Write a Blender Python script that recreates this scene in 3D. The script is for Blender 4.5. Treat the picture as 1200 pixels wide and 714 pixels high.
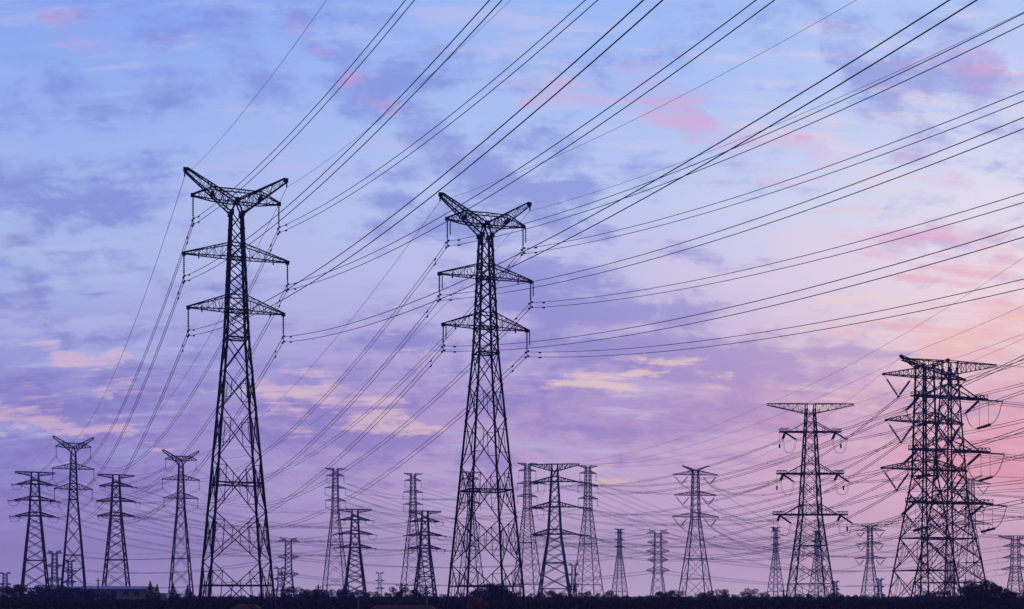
import bpy, bmesh, math, random
from mathutils import Vector, Matrix, noise
R = math.radians
for o in list(bpy.data.objects): bpy.data.objects.remove(o)
SC = bpy.context.scene
COL = SC.collection

# ------------------------------------------------------------------ camera
F = 1620.0                      # focal length in pixels of the 1200 px wide photograph
HZ, CAMZ = 702.0, 3.0
cd = bpy.data.cameras.new('camera'); cam = bpy.data.objects.new('camera', cd); COL.objects.link(cam)
cam.location = (0, 0, CAMZ); cam.rotation_euler = (R(90), 0, 0)
cd.sensor_width = 36; cd.lens = 36*F/1200; cd.shift_y = (HZ-357)/1200
cd.clip_start = .5; cd.clip_end = 20000
SC.camera = cam
SC.view_settings.view_transform = 'Standard'; SC.view_settings.look = 'None'
SC.view_settings.exposure = 0; SC.view_settings.gamma = 1

def lin(c):
    f = lambda v: (v/255/12.92 if v/255 <= .04045 else ((v/255+.055)/1.055)**2.4)
    return (f(c[0]), f(c[1]), f(c[2]), 1)

# ------------------------------------------------------------------ sky (world)
W = bpy.data.worlds.new('World'); SC.world = W; W.use_nodes = True
nt = W.node_tree; nt.nodes.clear()
L = nt.links.new
def N(t, **k):
    n = nt.nodes.new(t)
    for a, b in k.items(): setattr(n, a, b)
    return n
def val(sock, v):
    if isinstance(v, (int, float, tuple, list)): sock.default_value = v
    else: L(v, sock)
def M(op, a, b=0.0, c=0.0, clamp=False):
    n = N('ShaderNodeMath', operation=op, use_clamp=clamp)
    val(n.inputs[0], a); val(n.inputs[1], b); val(n.inputs[2], c); return n.outputs[0]
def mixc(fac, a, b, mode='MIX'):
    n = N('ShaderNodeMix', data_type='RGBA', blend_type=mode); n.clamp_factor = True
    val(n.inputs[0], fac); val(n.inputs[6], a); val(n.inputs[7], b); return n.outputs[2]
def ramp(fac, stops, interp='LINEAR'):
    n = N('ShaderNodeValToRGB'); cr = n.color_ramp; cr.interpolation = interp
    while len(cr.elements) < len(stops): cr.elements.new(.5)
    for e, (p, c) in zip(cr.elements, stops):
        e.position = p; e.color = c if len(c) == 4 else lin(c)
    L(fac, n.inputs[0]); return n.outputs[0]
def smooth(x, a, b):
    n = N('ShaderNodeMapRange', interpolation_type='SMOOTHSTEP')
    val(n.inputs[0], x); n.inputs[1].default_value = a; n.inputs[2].default_value = b; return n.outputs[0]
def noise_tex(vec, scale, detail=6, rough=.55, dist=0.0):
    n = N('ShaderNodeTexNoise'); L(vec, n.inputs['Vector']); n.inputs['Scale'].default_value = scale
    n.inputs['Detail'].default_value = detail; n.inputs['Roughness'].default_value = rough
    n.inputs['Distortion'].default_value = dist; return n
tc = N('ShaderNodeTexCoord')
sep = N('ShaderNodeSeparateXYZ'); L(tc.outputs['Generated'], sep.inputs[0])
az = M('ARCTAN2', sep.outputs[0], sep.outputs[1])          # azimuth from north (+Y), right positive
el = M('ARCSINE', sep.outputs[2])                          # elevation
# cloud deck: directions cut by a flat layer, so clouds crowd together towards the horizon
den = M('ADD', M('MAXIMUM', sep.outputs[2], 0.0), .34)
dv = N('ShaderNodeCombineXYZ'); L(M('DIVIDE', sep.outputs[0], den), dv.inputs[0]); L(M('DIVIDE', sep.outputs[1], den), dv.inputs[1])
deck = dv.outputs[0]
ae = N('ShaderNodeCombineXYZ'); L(az, ae.inputs[0]); L(el, ae.inputs[1])
# wind-torn distortion of the (azimuth, elevation) chart
wn = noise_tex(deck, 5, 10, .66)
ws = N('ShaderNodeVectorMath', operation='SUBTRACT'); L(wn.outputs['Color'], ws.inputs[0]); ws.inputs[1].default_value = (.5, .5, .5)
wm = N('ShaderNodeVectorMath', operation='MULTIPLY'); L(ws.outputs[0], wm.inputs[0]); wm.inputs[1].default_value = (.22, .11, 0)
wa = N('ShaderNodeVectorMath', operation='ADD'); L(ae.outputs[0], wa.inputs[0]); L(wm.outputs[0], wa.inputs[1])
warped = wa.outputs[0]
ROWPX = [-40+26*i for i in range(28)]            # elevations (as photo rows) at which the cloud chart is sampled
COLS = 32; AZ0, AZ1 = -.44, .44
waz = N('ShaderNodeSeparateXYZ'); L(warped, waz.inputs[0])
wu = M('DIVIDE', M('SUBTRACT', waz.outputs[0], AZ0), AZ1-AZ0, clamp=True); wv = waz.outputs[1]
def sm(t): t = max(0, min(1, t)); return t*t*(3-2*t)
def amount(lst, A, E):
    tot = 0
    for px, py, rx, ry, tilt, am in lst:
        cA = math.atan2(px-600, F); cE = math.atan2(HZ-py, F)*math.cos(cA); t = R(tilt)
        dx, dy = (A-cA)*F, (E-cE)*F; u = (dx*math.cos(t)+dy*math.sin(t))/rx; v = (-dx*math.sin(t)+dy*math.cos(t))/max(ry, 15)
        tot += am*sm((1.25-math.hypot(u, v))/1.15)
    return min(1, tot)
def chart(lists):
    """cloud chart: colour ramps over azimuth, one per elevation, blended upwards; returns (rgb socket, alpha socket)"""
    acc = al = None; pe = None
    for py in ROWPX[::-1]:
        E_ = math.atan2(HZ-py, F)*.985
        n = N('ShaderNodeValToRGB'); cr = n.color_ramp; cr.interpolation = 'EASE'
        while len(cr.elements) < COLS: cr.elements.new(len(cr.elements)/40)
        for i in range(COLS): cr.elements[i].position = i/(COLS-1)
        for i in range(COLS):
            A_ = AZ0+(AZ1-AZ0)*i/(COLS-1); cr.elements[i].color = [amount(l, A_, E_) for l in lists]
        L(wu, n.inputs[0])
        if acc is None: acc, al = n.outputs[0], n.outputs[1]
        else:
            f = smooth(wv, pe, E_); acc = mixc(f, acc, n.outputs[0]); al = M('ADD', M('MULTIPLY', al, M('SUBTRACT', 1.0, f)), M('MULTIPLY', n.outputs[1], f))
        pe = E_
    return acc, al
elr = M('DIVIDE', el, .46)                                   # 0 horizon .. 0.95 top of the picture
def er(py): return max(0., math.atan2(HZ-py, F)/.46)
def column(rows): return ramp(elr, sorted([(er(p), c) for p, c in rows]))
left = column([(702, (200,182,240)), (640, (180,164,230)), (560, (162,150,222)), (480, (158,150,220)), (400, (166,172,234)), (320, (176,194,244)), (240, (170,188,246)), (120, (152,180,248)), (0, (136,168,248))])
midc = column([(702, (238,212,246)), (640, (226,198,238)), (560, (212,184,228)), (480, (188,162,218)), (400, (196,180,230)), (320, (200,198,244)), (240, (194,208,250)), (120, (174,198,252)), (0, (158,190,252))])
right = column([(702, (254,222,244)), (640, (252,208,230)), (560, (248,194,216)), (480, (240,192,208)), (400, (252,226,230)), (320, (246,232,244)), (240, (230,230,250)), (120, (198,212,252)), (0, (178,204,252))])
f1 = smooth(az, -.36, .02); f2 = smooth(az, .02, .36)
sky = mixc(f2, mixc(f1, left, midc), right)
# away from the afterglow the sky is a deep dusk blue
back = smooth(M('ABSOLUTE', M('SUBTRACT', az, .25)), .9, 2.2)
n1 = noise_tex(deck, 4.5, 10, .66, .3); n2 = noise_tex(deck, 14, 9, .62, .4)
s3 = N('ShaderNodeMapping'); L(deck, s3.inputs[0]); s3.inputs[2].default_value = (0, 0, R(-20)); s3.inputs[3].default_value = (.8, 3.4, 1)
n3 = noise_tex(s3.outputs[0], 4.2, 9, .63, .25)
n4 = noise_tex(s3.outputs[0], 9.0, 8, .66, .2)
fib = M('SUBTRACT', n3.outputs['Fac'], .5); cl = M('SUBTRACT', n1.outputs['Fac'], .5); cf = M('SUBTRACT', n2.outputs['Fac'], .5)
calm = M('MULTIPLY_ADD', smooth(el, .015, .14), .6, .4)
tex = M('ADD', M('MULTIPLY', fib, 4.0), M('ADD', M('MULTIPLY', cl, 3.2), M('MULTIPLY', cf, 4.0)))
texb = M('ADD', M('MULTIPLY', fib, -1.6), M('ADD', M('MULTIPLY', cl, -2.6), M('MULTIPLY', M('SUBTRACT', n4.outputs['Fac'], .5), 5.0)))
tex = M('MULTIPLY', tex, calm); texb = M('MULTIPLY', texb, calm)
gate = lambda c, hi: smooth(c, .0, hi)
# pale veils
pale_l = ([(90,300,190,60,-12,.55),(60,380,150,40,-8,.5),(180,440,150,30,-14,.35),(330,300,80,70,0,.3),(700,330,120,35,-8,.45),(860,330,120,40,-8,.6),
                (1000,300,180,60,0,.35),(600,200,120,40,-20,.3),(1060,120,60,30,-30,.5),(860,60,150,60,0,.2),(640,110,90,40,-30,.25),(450,210,80,40,-20,.3)])
dark_l = ([(60,60,70,12,-22,.35),(130,110,60,10,-24,.35),(200,90,60,12,-26,.35),(310,120,60,10,-24,.4),(420,150,60,10,-28,.4),(270,60,50,10,-24,.4),(530,140,50,10,-28,.4),(380,190,60,10,-20,.35),(740,60,60,12,-30,.35),(820,110,60,10,-26,.3),(130,330,90,10,-14,.45),(260,350,70,12,-10,.4),(740,200,70,10,-20,.35),(40,150,40,8,-5,.3),(70,225,190,26,-4,1.0),(20,275,90,24,-8,.5),(60,385,220,26,-10,.9),(30,330,120,16,-10,.5),(90,480,230,36,-6,.75),(60,560,260,50,-3,.6),(350,470,170,50,-8,.55),(190,158,50,9,-5,.5),(250,35,150,30,-18,.45),
                (370,60,130,30,-22,.6),(470,70,120,45,-24,.75),(560,70,90,28,-30,.6),(650,70,80,30,30,.4),(690,90,70,35,-10,.45),(590,190,170,32,-16,.8),(640,235,120,30,-10,.6),(480,260,110,30,-8,.5),
                (700,370,210,45,-8,.8),(560,330,150,40,-10,.55),(830,420,230,45,-8,.85),(700,440,260,40,-4,.6),(500,400,160,40,-10,.55),(830,305,60,25,0,.5),(985,345,70,18,-10,.45),(1180,475,50,12,-5,.5),
                (960,60,40,30,-30,.45),(1010,75,80,35,-25,.7),(1060,110,90,40,-20,.85),(1150,70,80,40,-30,.75),(1000,150,110,30,-10,.65),(1160,150,70,25,-10,.45),(900,300,60,20,0,.2),(1100,330,60,20,-10,.2),
                (160,60,150,40,-25,.3),(830,500,260,40,-3,.55),(600,520,260,50,-3,.45),(400,560,260,60,0,.3)])
pink_l = ([(430,95,60,28,-25,.75),(120,35,60,30,-30,.45),(350,45,60,20,-25,.4),(480,110,45,14,-30,.5),(600,105,60,20,-30,.3),(650,135,40,16,0,.5),(790,140,50,38,-50,.95),(770,105,30,14,-50,.5),(700,110,70,28,-20,.35),
                (860,185,60,18,-10,.6),(880,160,50,14,-10,.4),(1050,180,70,16,-10,.75),(1130,200,60,18,-5,.6),(1100,65,80,30,-25,.4),(1170,60,60,30,-20,.4),(960,230,90,18,0,.35),(1080,285,120,26,-10,.6),(1150,310,90,26,-4,.6),
                (1170,355,120,20,-4,.6),(1110,385,120,18,-8,.55),(1180,410,60,40,0,.45),(1000,395,110,16,-4,.5),(840,450,120,16,-4,.3),(1170,470,90,40,0,.5),(1200,535,120,60,0,.7),(900,500,120,18,0,.3),(1050,560,200,60,0,.35),(740,250,50,14,-20,.3)])
cream_l = ([(30,490,150,26,-3,.85),(110,500,90,16,-6,.5),(90,425,90,10,-12,.8),(160,440,100,18,-10,.55),(20,433,34,7,-4,.8),(430,470,70,24,-10,1.0),(480,480,50,16,-14,.8),(330,478,60,10,-10,.7),(380,442,30,8,-4,.6),(500,414,60,12,-8,.7),
                 (700,466,100,14,-6,.9),(640,470,50,8,-4,.7),(630,497,30,7,-12,.9),(740,425,60,20,-10,.7),(770,440,60,14,-10,.7),(880,441,50,12,-4,.8),(960,441,40,12,-4,.9),(812,432,26,8,-4,.7),(740,555,80,10,-2,.7),(1040,480,90,16,-14,.8),(1150,385,110,20,-4,.45),
                 (1040,345,110,22,0,.35),(1100,410,80,18,0,.6),(560,500,60,14,0,.45),(240,460,60,14,-12,.6)])
ch, pale = chart([dark_l, pink_l, cream_l, pale_l])
chs = N('ShaderNodeSeparateColor'); L(ch, chs.inputs[0]); dark, pink, cream = chs.outputs
pf = smooth(M('ADD', M('MULTIPLY_ADD', pale, .8, .12), M('MULTIPLY', texb, .62)), .10, .80)
palec = mixc(smooth(az, -.1, .3), lin((190,196,242)), lin((240,220,236)))
sky = mixc(M('MULTIPLY', pf, .62), sky, palec)
# violet-blue cloud banks
df = smooth(M('ADD', M('MULTIPLY_ADD', dark, .92, .06), M('MULTIPLY', tex, .70)), .10, 1.10)
darkc = ramp(elr, [(er(640), (132,116,196)), (er(500), (140,126,206)), (er(400), (126,128,210)), (er(240), (122,134,218)), (er(60), (126,140,224))][:5])
darkr = ramp(elr, [(er(640), (186,148,200)), (er(500), (196,154,204)), (er(400), (176,154,212)), (er(240), (150,154,224)), (er(60), (134,144,222))])
sky = mixc(M('MULTIPLY', df, .66), sky, mixc(smooth(az, -.02, .30), darkc, darkr))
# rose afterglow on the cloud edges
kf = smooth(M('ADD', pink, M('MULTIPLY', M('MULTIPLY', texb, gate(pink, .35)), .45)), .10, 1.0)
pinkc = ramp(elr, [(er(560), (240,150,170)), (er(400), (250,172,182)), (er(240), (232,176,216)), (er(60), (206,160,218))])
sky = mixc(M('MULTIPLY', kf, .66), sky, pinkc)
# last cream light between the lower banks
tf = smooth(M('ADD', cream, M('MULTIPLY', M('MULTIPLY', texb, gate(cream, .35)), .58)), .26, .98)
creamc = mixc(smooth(az, -.35, .3), lin((226,192,222)), lin((255,220,204)))
sky = mixc(M('MULTIPLY', tf, .80), sky, creamc)
# east, behind the photographer: deep blue; below the horizon: dark land
sky = mixc(back, sky, mixc(smooth(el, 0, .6), lin((58,60,108)), lin((44,56,112))))
sky = mixc(smooth(el, .45, 1.1), sky, lin((84,110,186)))
sky = mixc(smooth(el, 0, -.05), sky, lin((30,28,52)))
nish = N('ShaderNodeTexSky', sky_type='NISHITA'); nish.sun_disc = False
SUN_EL, SUN_AZ = R(1.5), R(34)
nish.sun_elevation = SUN_EL; nish.sun_rotation = SUN_AZ
bg1 = N('ShaderNodeBackground'); L(sky, bg1.inputs[0]); bg1.inputs[1].default_value = 0.97
bg2 = N('ShaderNodeBackground'); L(nish.outputs[0], bg2.inputs[0]); bg2.inputs[1].default_value = .006
ad = N('ShaderNodeAddShader'); L(bg1.outputs[0], ad.inputs[0]); L(bg2.outputs[0], ad.inputs[1])
out = N('ShaderNodeOutputWorld'); L(ad.outputs[0], out.inputs[0])

# ------------------------------------------------------------------ sun (just at the horizon, behind cloud)
sl = bpy.data.lights.new('sun', 'SUN'); sl.energy = .25; sl.angle = R(6); sl.color = (1, .62, .55)
so = bpy.data.objects.new('sun', sl); COL.objects.link(so)
sd = Vector((math.sin(SUN_AZ)*math.cos(SUN_EL), math.cos(SUN_AZ)*math.cos(SUN_EL), math.sin(SUN_EL)))
so.rotation_euler = sd.to_track_quat('Z', 'Y').to_euler()

# ------------------------------------------------------------------ materials
def mat(name, c, rough=.7, metal=0, nscale=None, c2=None, bump=0):
    m = bpy.data.materials.new(name); m.use_nodes = True; t = m.node_tree; b = t.nodes['Principled BSDF']
    b.inputs['Base Color'].default_value = (*c, 1); b.inputs['Roughness'].default_value = rough; b.inputs['Metallic'].default_value = metal
    b.inputs['Specular IOR Level'].default_value = .25
    if nscale:
        tcn = t.nodes.new('ShaderNodeTexCoord'); n = t.nodes.new('ShaderNodeTexNoise'); n.inputs['Scale'].default_value = nscale; n.inputs['Detail'].default_value = 5
        t.links.new(tcn.outputs['Object'], n.inputs['Vector'])
        r = t.nodes.new('ShaderNodeValToRGB'); r.color_ramp.elements[0].position = .35; r.color_ramp.elements[1].position = .65
        r.color_ramp.elements[0].color = (*c, 1); r.color_ramp.elements[1].color = (*c2, 1)
        t.links.new(n.outputs['Fac'], r.inputs[0]); t.links.new(r.outputs[0], b.inputs['Base Color'])
        if bump:
            bp = t.nodes.new('ShaderNodeBump'); bp.inputs['Strength'].default_value = bump; t.links.new(n.outputs['Fac'], bp.inputs['Height']); t.links.new(bp.outputs[0], b.inputs['Normal'])
    return m
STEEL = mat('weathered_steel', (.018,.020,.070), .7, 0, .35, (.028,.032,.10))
STEEL_B = mat('weathered_steel_small', (.035,.038,.055), .6, .2, 1.5, (.05,.055,.075))
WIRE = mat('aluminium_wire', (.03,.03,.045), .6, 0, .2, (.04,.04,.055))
GLASS = mat('dark_porcelain', (.02,.018,.022), .35, 0, 3, (.03,.028,.03))
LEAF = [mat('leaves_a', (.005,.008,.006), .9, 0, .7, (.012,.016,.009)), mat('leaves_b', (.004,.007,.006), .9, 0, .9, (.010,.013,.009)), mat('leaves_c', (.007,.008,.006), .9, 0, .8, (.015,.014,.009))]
LEAF_O = mat('orange_leaves', (.30,.06,.012), .8, 0, 1.2, (.55,.17,.02))
BARK = mat('bark', (.03,.022,.018), .9, 0, 3, (.05,.038,.03), .3)
GROUND = mat('field_soil', (.022,.026,.014), .95, 0, .05, (.045,.04,.025), .4)
WALL = mat('tan_wall', (.55,.25,.13), .85, 0, .15, (.68,.36,.2))
ROOFM = mat('sheet_roof', (.20,.25,.40), .6, 0, .1, (.26,.32,.46))
ROOFR = mat('red_roof', (.05,.012,.010), .8, 0, .8, (.09,.02,.016))
DARKW = mat('dark_window', (.015,.015,.03), .2, 0, 1, (.03,.03,.05))
CONC = mat('pole_concrete', (.22,.21,.24), .85, 0, 1.5, (.30,.29,.31))
WOODP = mat('pole_wood', (.035,.028,.028), .85, 0, 2, (.05,.04,.04))
WHITE = mat('white_paint', (.6,.6,.66), .6, 0, 1, (.7,.7,.76))

# ------------------------------------------------------------------ helpers
def mesh_obj(name, bm, m, parent=None, loc=None):
    me = bpy.data.meshes.new(name); bm.to_mesh(me); bm.free(); me.materials.append(m)
    o = bpy.data.objects.new(name, me); COL.objects.link(o)
    if parent: o.parent = parent
    if loc: o.location = loc
    return o
def empty(name, loc, rz=0):
    o = bpy.data.objects.new(name, None); COL.objects.link(o); o.location = loc; o.rotation_euler = (0, 0, rz); o.empty_display_size = 2; return o
def tag(o, label=None, cat=None, group=None, kind=None):
    if label: 
        o['label'] = label
        n = len(label.split())
        if not 4 <= n <= 16: print('LABEL LENGTH', n, label)
    if cat: o['category'] = cat
    if group: o['group'] = group
    if kind: o['kind'] = kind
    return o
def bar(bm, p, q, t, t2=None):
    p = Vector(p); q = Vector(q); d = q-p
    if d.length < 1e-4: return
    d.normalize(); u = d.cross(Vector((0, 0, 1)))
    if u.length < .05: u = d.cross(Vector((0, 1, 0)))
    u.normalize(); v = d.cross(u); h = t/2; h2 = (t2 or t)/2
    a = [bm.verts.new(p+u*sx*h+v*sy*h) for sx, sy in ((-1,-1),(1,-1),(1,1),(-1,1))]
    b = [bm.verts.new(q+u*sx*h2+v*sy*h2) for sx, sy in ((-1,-1),(1,-1),(1,1),(-1,1))]
    for i in range(4): bm.faces.new((a[i], a[(i+1)%4], b[(i+1)%4], b[i]))
    bm.faces.new(a[::-1]); bm.faces.new(b)
def angle_bar(bm, p, q, t):      # rolled steel angle (L section) as two thin webs
    p = Vector(p); q = Vector(q); d = (q-p).normalized(); u = d.cross(Vector((.3, .9, .1))).normalized(); v = d.cross(u)
    for w in (u, v):
        o = w*t*.5; e = (v if w is u else u)*t*.09
        a = [bm.verts.new(p+s1*o+s2*e-(u+v)*t*.0) for s1, s2 in ((-1,-1),(1,-1),(1,1),(-1,1))]
        b = [bm.verts.new(q+s1*o+s2*e) for s1, s2 in ((-1,-1),(1,-1),(1,1),(-1,1))]
        for i in range(4): bm.faces.new((a[i], a[(i+1)%4], b[(i+1)%4], b[i]))
def plate(bm, c, s, th=.04):
    bmesh.ops.create_cube(bm, size=1, matrix=Matrix.Translation(c) @ Matrix.Diagonal((s, s, s, 1)))
def tube(bm, pts, r, n=4):
    prev = None
    for i, p in enumerate(pts):
        p = Vector(p); d = (Vector(pts[min(i+1, len(pts)-1)])-Vector(pts[max(i-1, 0)])).normalized()
        u = d.cross(Vector((0, 0, 1)))
        if u.length < .05: u = d.cross(Vector((0, 1, 0)))
        u.normalize(); v = d.cross(u)
        ring = [bm.verts.new(p+u*r*math.cos(2*math.pi*k/n)+v*r*math.sin(2*math.pi*k/n)) for k in range(n)]
        if prev:
            for k in range(n): bm.faces.new((prev[k], prev[(k+1)%n], ring[(k+1)%n], ring[k]))
        prev = ring
def disc_string(bm, p, q, r=.16, pitch=.3, core=.05):
    """string of insulator discs from p to q"""
    p = Vector(p); q = Vector(q); d = q-p; n = max(4, int(d.length/pitch)); dn = d.normalized()
    rot = dn.to_track_quat('Z', 'Y').to_matrix().to_4x4()
    bar(bm, p, q, core*2)
    for i in range(n):
        c = p+d*((i+.8)/(n+.8))
        bmesh.ops.create_cone(bm, cap_ends=True, segments=8, radius1=r, radius2=r*.45, depth=pitch*.62, matrix=Matrix.Translation(c) @ rot)
def ring(bm, c, R_, t, axis):
    q = Vector(axis).to_track_quat('Z', 'Y'); c = Vector(c)
    pts = [c+q @ Vector((R_*math.cos(a), R_*math.sin(a), 0)) for a in [2*math.pi*k/12 for k in range(13)]]
    tube(bm, pts, t, 4)

# ------------------------------------------------------------------ pylons
class Tower:
    pass
def interp(prof, z):
    for (z0, w0), (z1, w1) in zip(prof, prof[1:]):
        if z <= z1: return w0+(w1-w0)*(z-z0)/(z1-z0)
    return prof[-1][1]
CS = ((-1,-1),(1,-1),(1,1),(-1,1))
def corner(prof, z, k):
    w = interp(prof, z)/2; return Vector((CS[k][0]*w, CS[k][1]*w, z))
def lattice_body(root, prof, nodes, tl, tb, ts, diaph=(), fine=True):
    for k in range(4):                                  # four legs
        bm = bmesh.new()
        zs = sorted(set([p[0] for p in prof]))
        for a, b in zip(zs, zs[1:]):
            bar(bm, corner(prof, a, k), corner(prof, b, k), tl*(1 if a < nodes[len(nodes)//2] else .8))
        if fine:
            for z in nodes[1:]: plate(bm, corner(prof, z, k), tl*1.45)
            bmesh.ops.create_cube(bm, size=1, matrix=Matrix.Translation(corner(prof, 0, k)) @ Matrix.Diagonal((1.1, 1.1, .7, 1)))
        mesh_obj('leg', bm, STEEL, root)
    bm = bmesh.new()
    for a, b in zip(nodes, nodes[1:]):
        for k in range(4):
            k2 = (k+1) % 4
            BL, BR, TL, TR = corner(prof, a, k), corner(prof, b, k)*0+corner(prof, a, k2), corner(prof, b, k), corner(prof, b, k2)
            bar(bm, BL, TR, tb); bar(bm, BR, TL, tb)
            wb, wt = (BR-BL).length, (TR-TL).length
            s = wb/(wb+wt); C = BL.lerp(TR, s)
            if fine and wb > 3.9:
                for (P, Q) in ((BL, TL), (BR, TR)):
                    fr = (.36, .68) if wb > 6 else (.5,)
                    for u in fr:
                        lo = P.lerp(C, u); hi = Q.lerp(C, u)
                        bar(bm, lo, hi, ts)
                        for m in (lo, hi):
                            if u == fr[0] :
                                tz = (m.z-P.z)/(Q.z-P.z); bar(bm, m, P.lerp(Q, tz), ts)
                    if wb > 6:
                        m = P.lerp(Q, s); lo = P.lerp(C, .36); hi = Q.lerp(C, .36); bar(bm, lo, m, ts); bar(bm, hi, m, ts)
            if fine: plate(bm, C, tb*1.4)
    for z in diaph:
        c = [corner(prof, z, k) for k in range(4)]
        for k in range(4): bar(bm, c[k], c[(k+1)%4], tb*1.5)
        bar(bm, c[0], c[2], ts*1.2); bar(bm, c[1], c[3], ts*1.2)
    mesh_obj('bracing', bm, STEEL, root)
def truss(bm, lo0, lo1, hi0, hi1, tipl, tiph, n, tc_, tb):
    """four chords converging from a root rectangle to a tip rectangle; tipl/tiph = (y-, y+) point pairs"""
    rows = []
    for i in range(n+1):
        u = i/n
        rows.append((lo0.lerp(tipl[0], u), lo1.lerp(tipl[1], u), hi0.lerp(tiph[0], u), hi1.lerp(tiph[1], u)))
    for c in range(4): bar(bm, rows[0][c], rows[-1][c], tc_)
    for i, (a, b) in enumerate(zip(rows, rows[1:])):
        f = i % 2
        for p, q in ((0, 2), (1, 3), (0, 1), (2, 3)):
            bar(bm, a[p] if f else a[q], b[q] if f else b[p], tb)
            if i and (a[p]-a[q]).length > .25: bar(bm, a[p], a[q], tb)
def crossarm(bm, prof, zb, zt, half, s, n, tc_, tb, tipw=.35, droop=0, rise=0):
    wb, wt = interp(prof, zb)/2, interp(prof, zt)/2
    a, b = Vector((s*wb, -wb, zb)), Vector((s*wb, wb, zb)); c, d = Vector((s*wt, -wt, zt)), Vector((s*wt, wt, zt))
    zt_ = zb+rise
    truss(bm, a, b, c, d, (Vector((s*half, -tipw/2, zt_)), Vector((s*half, tipw/2, zt_))), (Vector((s*half, -tipw/2, zt_+.22)), Vector((s*half, tipw/2, zt_+.22))), n, tc_, tb)
    plate(bm, Vector((s*half, 0, zt_)), .5)
def through(bm, prof, z, t):
    c = [corner(prof, z, k) for k in range(4)]
    for k in range(4): bar(bm, c[k], c[(k+1)%4], t)

def start(name, x, y, th):
    T = Tower(); T.root = empty(name, (x, y, 0), th); T.x, T.y, T.th = x, y, th
    T.M = Matrix.Translation((x, y, 0)) @ Matrix.Rotation(th, 4, 'Z'); T.att = {}; return T
def hang(T, key, tip, ln, vshape=None, dbl=False, r=.15, two=.75):
    """suspension string under an arm tip; its clamps become wire points"""
    bm = bmesh.new(); tip = Vector(tip); s = 1 if tip.x > 0 else -1
    if vshape:
        ax = tip.x-s*vshape; bot = Vector((ax, 0, tip.z-ln)); inner = Vector((tip.x-2*s*vshape, 0, tip.z))
        for e in (tip, inner):
            m = e.lerp(bot, .22); bar(bm, e, m, .07); disc_string(bm, m, e.lerp(bot, .95), r, .35)
        plate(bm, bot, .5)
    else:
        bot = tip+Vector((0, 0, -ln))
        disc_string(bm, tip+Vector((0, 0, -.25)), bot+Vector((0, 0, .25)), r)
        bar(bm, tip, bot+Vector((0, 0, -two)), .09)
        if dbl:
            t2 = tip+Vector((-.5*1, .9, .15)) if False else tip+Vector((.55, .3, .15)); disc_string(bm, t2, t2+Vector((0, 0, -ln*.72)), r*.8); bar(bm, tip+Vector((0,0,.15)), t2, .12)
        for dz in (0, -two):
            for e in (-.55, .55): plate(bm, bot+Vector((0, e, dz)), .26)
            bar(bm, bot+Vector((0, -.6, dz)), bot+Vector((0, .6, dz)), .12)
    mesh_obj('insulator_string', bm, GLASS, T.root)
    T.att[key] = (T.M @ bot, T.M @ (bot+Vector((0, 0, -two))))

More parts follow.
